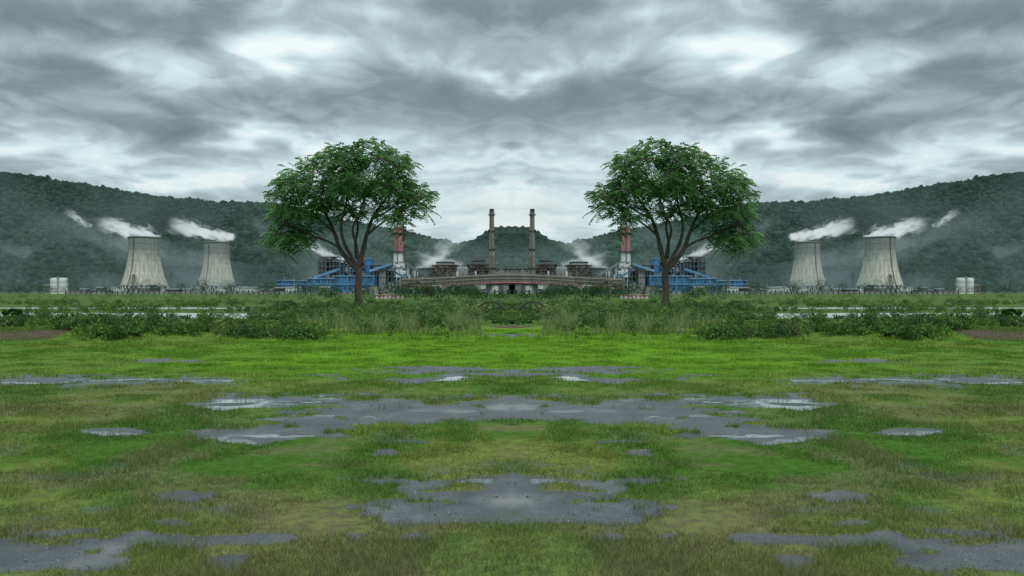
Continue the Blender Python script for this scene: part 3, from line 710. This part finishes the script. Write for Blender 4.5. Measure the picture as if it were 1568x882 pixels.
arc([(742,481,0),(757,472,0),(772,474,.1),(783,470,.2)],[.06,.07,.05,.03],bark)
arc([(760,482,0),(764,470,0),(762,458,.1)],[.05,.04,.02],dark)
arc([(730,467,.4),(745,470,.2),(768,478,.2),(780,483,0)],[.05,.06,.06,.03],simple('yellow_wood_mat',(.3,.26,.1),.3,2))
mirror_copy(b.done('dry_fallen_branch'))
def rock(px,py,wd,mt,name='rock'):
    D=2091/(py-HY);x0=wx(px,D);n=7
    V=[];Fq=[]
    seg=12
    for i_ in range(n):
        ph=math.pi/2*i_/(n-1)
        for k in range(seg):
            a=2*math.pi*k/seg;r=(wd/F*D/2)*(.8+.4*rng.uniform())*math.cos(ph*.98);V.append((r*math.cos(a),r*math.sin(a)*.7,(wd/F*D/2)*.6*math.sin(ph)*(.85+.3*rng.uniform())-.03))
    for i_ in range(n-1):
        for k in range(seg): k2=(k+1)%seg;Fq.append((i_*seg+k,i_*seg+k2,(i_+1)*seg+k2,(i_+1)*seg+k))
    ob=np_mesh(name,V,Fq,[mt]);ob.location=(x0,D,gz1(x0,D));mirror_copy(ob)
rk=simple('rock_mat',(.14,.13,.12),.4,3,.9);rkl=simple('pale_rock_mat',(.34,.33,.31),.3,3,.9)
for a in ((481,489,16,rk),(471,487,10,rkl),(346,480,14,rk),(395,500,9,rk),(482,576,6,rkl),(105,570,12,rk),(330,585,6,rk),(495,606,5,rk),(440,622,14,rk),(418,625,9,rkl)): rock(*a)
# ================================================================ MOUNTAINS
ppx=np.array([-900,-500,-200,0,60,130,200,260,330,400,440,500,560,610,640,665,690,703,715,728,742,756,770,784],float)
ppy=np.array([255,245,248,266,275,287,297,306,312,313,320,334,347,355,362,370,375,378,374,371,362,354,352,351],float)
MD=1750.
hx=list(np.arange(0,1500,5.5))+list(np.arange(1500,3600,14));xs=np.array([-v for v in hx[:0:-1]]+hx);ys=np.concatenate([np.arange(1270,1860,9),np.arange(1860,2500,40)])
def mz(X,Y):
    A=np.abs(X);dsh=(fbm(A*.004,Y*.0015,3,201)-.5)*160
    zr=wz(np.interp(CX-A/MD*F,ppx,ppy),MD)*(1+.03*(fbm(A*.02,A*0,3,7)-.5))
    t=np.clip((Y-1280-dsh*.3*(1-sst(1500,1750,Y)))/(MD-1280),0,1.6)
    rv=1-np.abs(2*fbm(A*.006+Y*.002,Y*.0022,4,205)-1)*1.0
    s=np.where(t<1,t**1.25,1-.25*(t-1))
    z=zr*s*(1-.5*(rv-.45)*np.clip(4*t*(1-t),0,1))
    z=z+(fbm(A*.03,Y*.03,3,207)-.5)*14*np.clip(t*3,0,1)*np.where(t<1,np.clip((1-t)*4,.12,1),.12)
    return np.where(t<=0,-5,z)
GX,GY=np.meshgrid(xs,ys);X=GX.ravel();Y=GY.ravel();Z=mz(X,Y)
nx,ny=len(xs),len(ys);i=np.arange(nx*ny).reshape(ny,nx);Q=np.stack([i[:-1,:-1],i[:-1,1:],i[1:,1:],i[1:,:-1]],-1).reshape(-1,4)
m,T=new_mat('forest_hill_mat');P=T.n('ShaderNodeNewGeometry').outputs['Position']
a1=T.noise(P,.05,5,.7);a2=T.noise(P,.006,4,.6)
finish(T,T.mix(T.mr(a2,.35,.65),T.ramp(a1,[(.3,(.007,.018,.014)),(.7,(.019,.042,.027))]),T.ramp(a1,[(.3,(.010,.025,.016)),(.7,(.030,.060,.032))])),.95,a1,.8,6,.05)
np_mesh('mountain',np.stack([X,Y,Z],-1),Q,[m],smooth=True)
N=26000
Yt=np.where(rng.uniform(size=N)<.2,MD+rng.normal(0,12,N),rng.uniform(1290,1765,N));Xt=-rng.uniform(0,1.0,N)*1350
Zt=mz(Xt,Yt);R=rng.uniform(3.2,6.5,N)*np.where(rng.uniform(size=N)<.08,1.6,1)
R=np.where(Yt>MD-40,R*.8,R)
ph=(1+5**.5)/2
ico=np.array([(-1,ph,0),(1,ph,0),(-1,-ph,0),(1,-ph,0),(0,-1,ph),(0,1,ph),(0,-1,-ph),(0,1,-ph),(ph,0,-1),(ph,0,1),(-ph,0,-1),(-ph,0,1)])/math.sqrt(1+ph*ph)
icf=np.array([(0,11,5),(0,5,1),(0,1,7),(0,7,10),(0,10,11),(1,5,9),(5,11,4),(11,10,2),(10,7,6),(7,1,8),(3,9,4),(3,4,2),(3,2,6),(3,6,8),(3,8,9),(4,9,5),(2,4,11),(6,2,10),(8,6,7),(9,8,1)])
V=ico[None]*R[:,None,None]*rng.uniform(.65,1.3,(N,12,1));V[:,:,2]*=rng.uniform(.7,1.2,(N,1));V+=np.stack([Xt,Yt,Zt+R*.35],-1)[:,None,:]
Fc=(icf[None]+(np.arange(N)*12)[:,None,None]).reshape(-1,3)
cb=np.array([.017,.039,.025])*(rng.uniform(.4,1.7,(N,1))*(.35+1.3*fbm(np.abs(Xt)*.006,Yt*.006,3,3))[:,None]);C=np.repeat(cb,12,0)
V,Fc,C=mirV(V.reshape(-1,3),Fc,C);np_mesh('hillside_forest',V,Fc,[farfol_mat],{'Col':C})
# ================================================================ MIST AND STEAM
def vol_out(m,T,de,col,rate):
    ab=T.n('ShaderNodeVolumeAbsorption');ab.inputs[0].default_value=(0,0,0,1);T.l.new(de,ab.inputs[1])
    em=T.n('ShaderNodeEmission');em.inputs[0].default_value=(*col,1);T.l.new(de,em.inputs[1])  # self-glow stands in for daylight scattered by mist, steam and smoke
    ad=T.n('ShaderNodeAddShader');T.l.new(ab.outputs[0],ad.inputs[0]);T.l.new(em.outputs[0],ad.inputs[1])
    o=T.n('ShaderNodeOutputMaterial');T.l.new(ad.outputs[0],o.inputs['Volume'])
    try: m.cycles.volume_step_rate=rate
    except Exception: pass
m,T=new_mat('mist_mat')
P=T.n('ShaderNodeNewGeometry').outputs['Position'];s3=T.n('ShaderNodeSeparateXYZ');T.l.new(P,s3.inputs[0])
cm=T.n('ShaderNodeCombineXYZ');T.l.new(T.m('ABSOLUTE',s3.outputs[0]),cm.inputs[0]);T.l.new(s3.outputs[1],cm.inputs[1]);T.l.new(s3.outputs[2],cm.inputs[2])
nn=T.noise(T.scale(cm.outputs[0],(1,.5,1.9)),.0085,3,.6,0)
hf=T.m('POWER',2.718,T.m('DIVIDE',s3.outputs[2],-45.0));tp_=T.mr(s3.outputs[2],100,290,1.0,0.0)
dn=T.m('MULTIPLY',T.m('ADD',T.m('MULTIPLY',hf,.0011),T.m('MULTIPLY',tp_,.00018)),T.mr(nn,.45,.64,.22,3.0))
vol_out(m,T,dn,(.175,.245,.255),3.0)
b=MB();b.box(-2600,2600,930,1780,-2,300,m);b.done('valley_mist')
def steam_mat(name,dens,soft,seed,rate,col):
    m,T=new_mat(name)
    g=T.n('ShaderNodeTexCoord').outputs['Object'];s3=T.n('ShaderNodeSeparateXYZ');T.l.new(g,s3.inputs[0])
    of=T.n('ShaderNodeVectorMath',operation='ADD');T.l.new(g,of.inputs[0]);of.inputs[1].default_value=(seed,seed*.7,0)
    wv=T.noise(of.outputs[0],1.6,1,.5,0,1);sw=T.n('ShaderNodeSeparateColor');T.l.new(wv,sw.inputs[0])
    t=T.m('ADD',T.m('MULTIPLY',s3.outputs[0],.5),.5)
    zz=T.m('ADD',s3.outputs[2],T.m('MULTIPLY',T.m('SUBTRACT',sw.outputs[0],.5),.9));yy=T.m('ADD',s3.outputs[1],T.m('MULTIPLY',T.m('SUBTRACT',sw.outputs[1],.5),.6))
    zc=T.m('SUBTRACT',zz,T.m('MULTIPLY',T.m('SUBTRACT',T.m('POWER',T.m('MAXIMUM',t,.001),.5),.75),.7))
    rr=T.m('SQRT',T.m('ADD',T.m('MULTIPLY',zc,zc),T.m('MULTIPLY',yy,yy)))
    rad=T.m('ADD',.30,T.m('MULTIPLY',t,.38))
    q=T.m('SUBTRACT',1.0,T.m('DIVIDE',rr,rad))
    ns=T.noise(of.outputs[0],3.4,4,.65)
    q=T.m('ADD',q,T.m('MULTIPLY',T.m('SUBTRACT',ns,.53),3.2))
    de=T.m('MULTIPLY',T.mr(q,0.0,soft),T.m('MULTIPLY',T.mr(t,.0,.06),T.mr(t,.4,1.0,1.0,0.0)))
    bx=T.m('MULTIPLY',T.mr(T.m('ABSOLUTE',s3.outputs[2]),.75,1.0,1.0,0.0),T.mr(T.m('ABSOLUTE',s3.outputs[1]),.75,1.0,1.0,0.0))
    de=T.m('MULTIPLY',T.m('MULTIPLY',de,bx),dens)
    vol_out(m,T,de,col,rate);return m
def plume(x0,y0,x1,y1,D,rad,dens,name='steam_cloud',soft=.6,seed=0.,rate=1.,col=(.72,.80,.82)):
    a=Vector((wx(x0,D),D,wz(y0,D)));c=Vector((wx(x1,D),D,wz(y1,D)));dv=c-a
    b=MB();b.box(-1,1,-1,1,-1,1,steam_mat(name+'_mat',dens,soft,seed,rate,col));ob=b.done(name,(a+c)/2)
    ob.scale=(dv.length/2,rad/F*D,rad/F*D);ob.rotation_euler=(0,-math.atan2(dv.z,dv.x) ,0)
    mirror_copy(ob)
plume(244,368,146,336,1100,22,.22,seed=1)
plume(356,374,254,336,1210,23,.22,seed=4)
plume(136,352,100,316,1180,13,.09,seed=7,name='mist_wisp')
plume(526,406,462,368,870,17,.18,seed=9)
plume(626,416,718,360,950,34,.05,seed=11,name='mist_wisp',soft=1,rate=2)
plume(708,412,630,386,930,19,.11,seed=12,name='mist_wisp',soft=1,rate=2)
plume(754,324,708,284,860,18,.07,seed=14,name='chimney_smoke',soft=1,rate=2)
plume(330,425,30,325,1230,66,.014,seed=21,name='mist_wisp',soft=1.2,rate=2,col=(.34,.42,.44))
plume(40,410,-130,290,1235,56,.016,seed=33,name='mist_wisp',soft=1.2,rate=2,col=(.34,.42,.44))
plume(480,390,360,325,1240,34,.014,seed=41,name='mist_wisp',soft=1.2,rate=2,col=(.34,.42,.44))
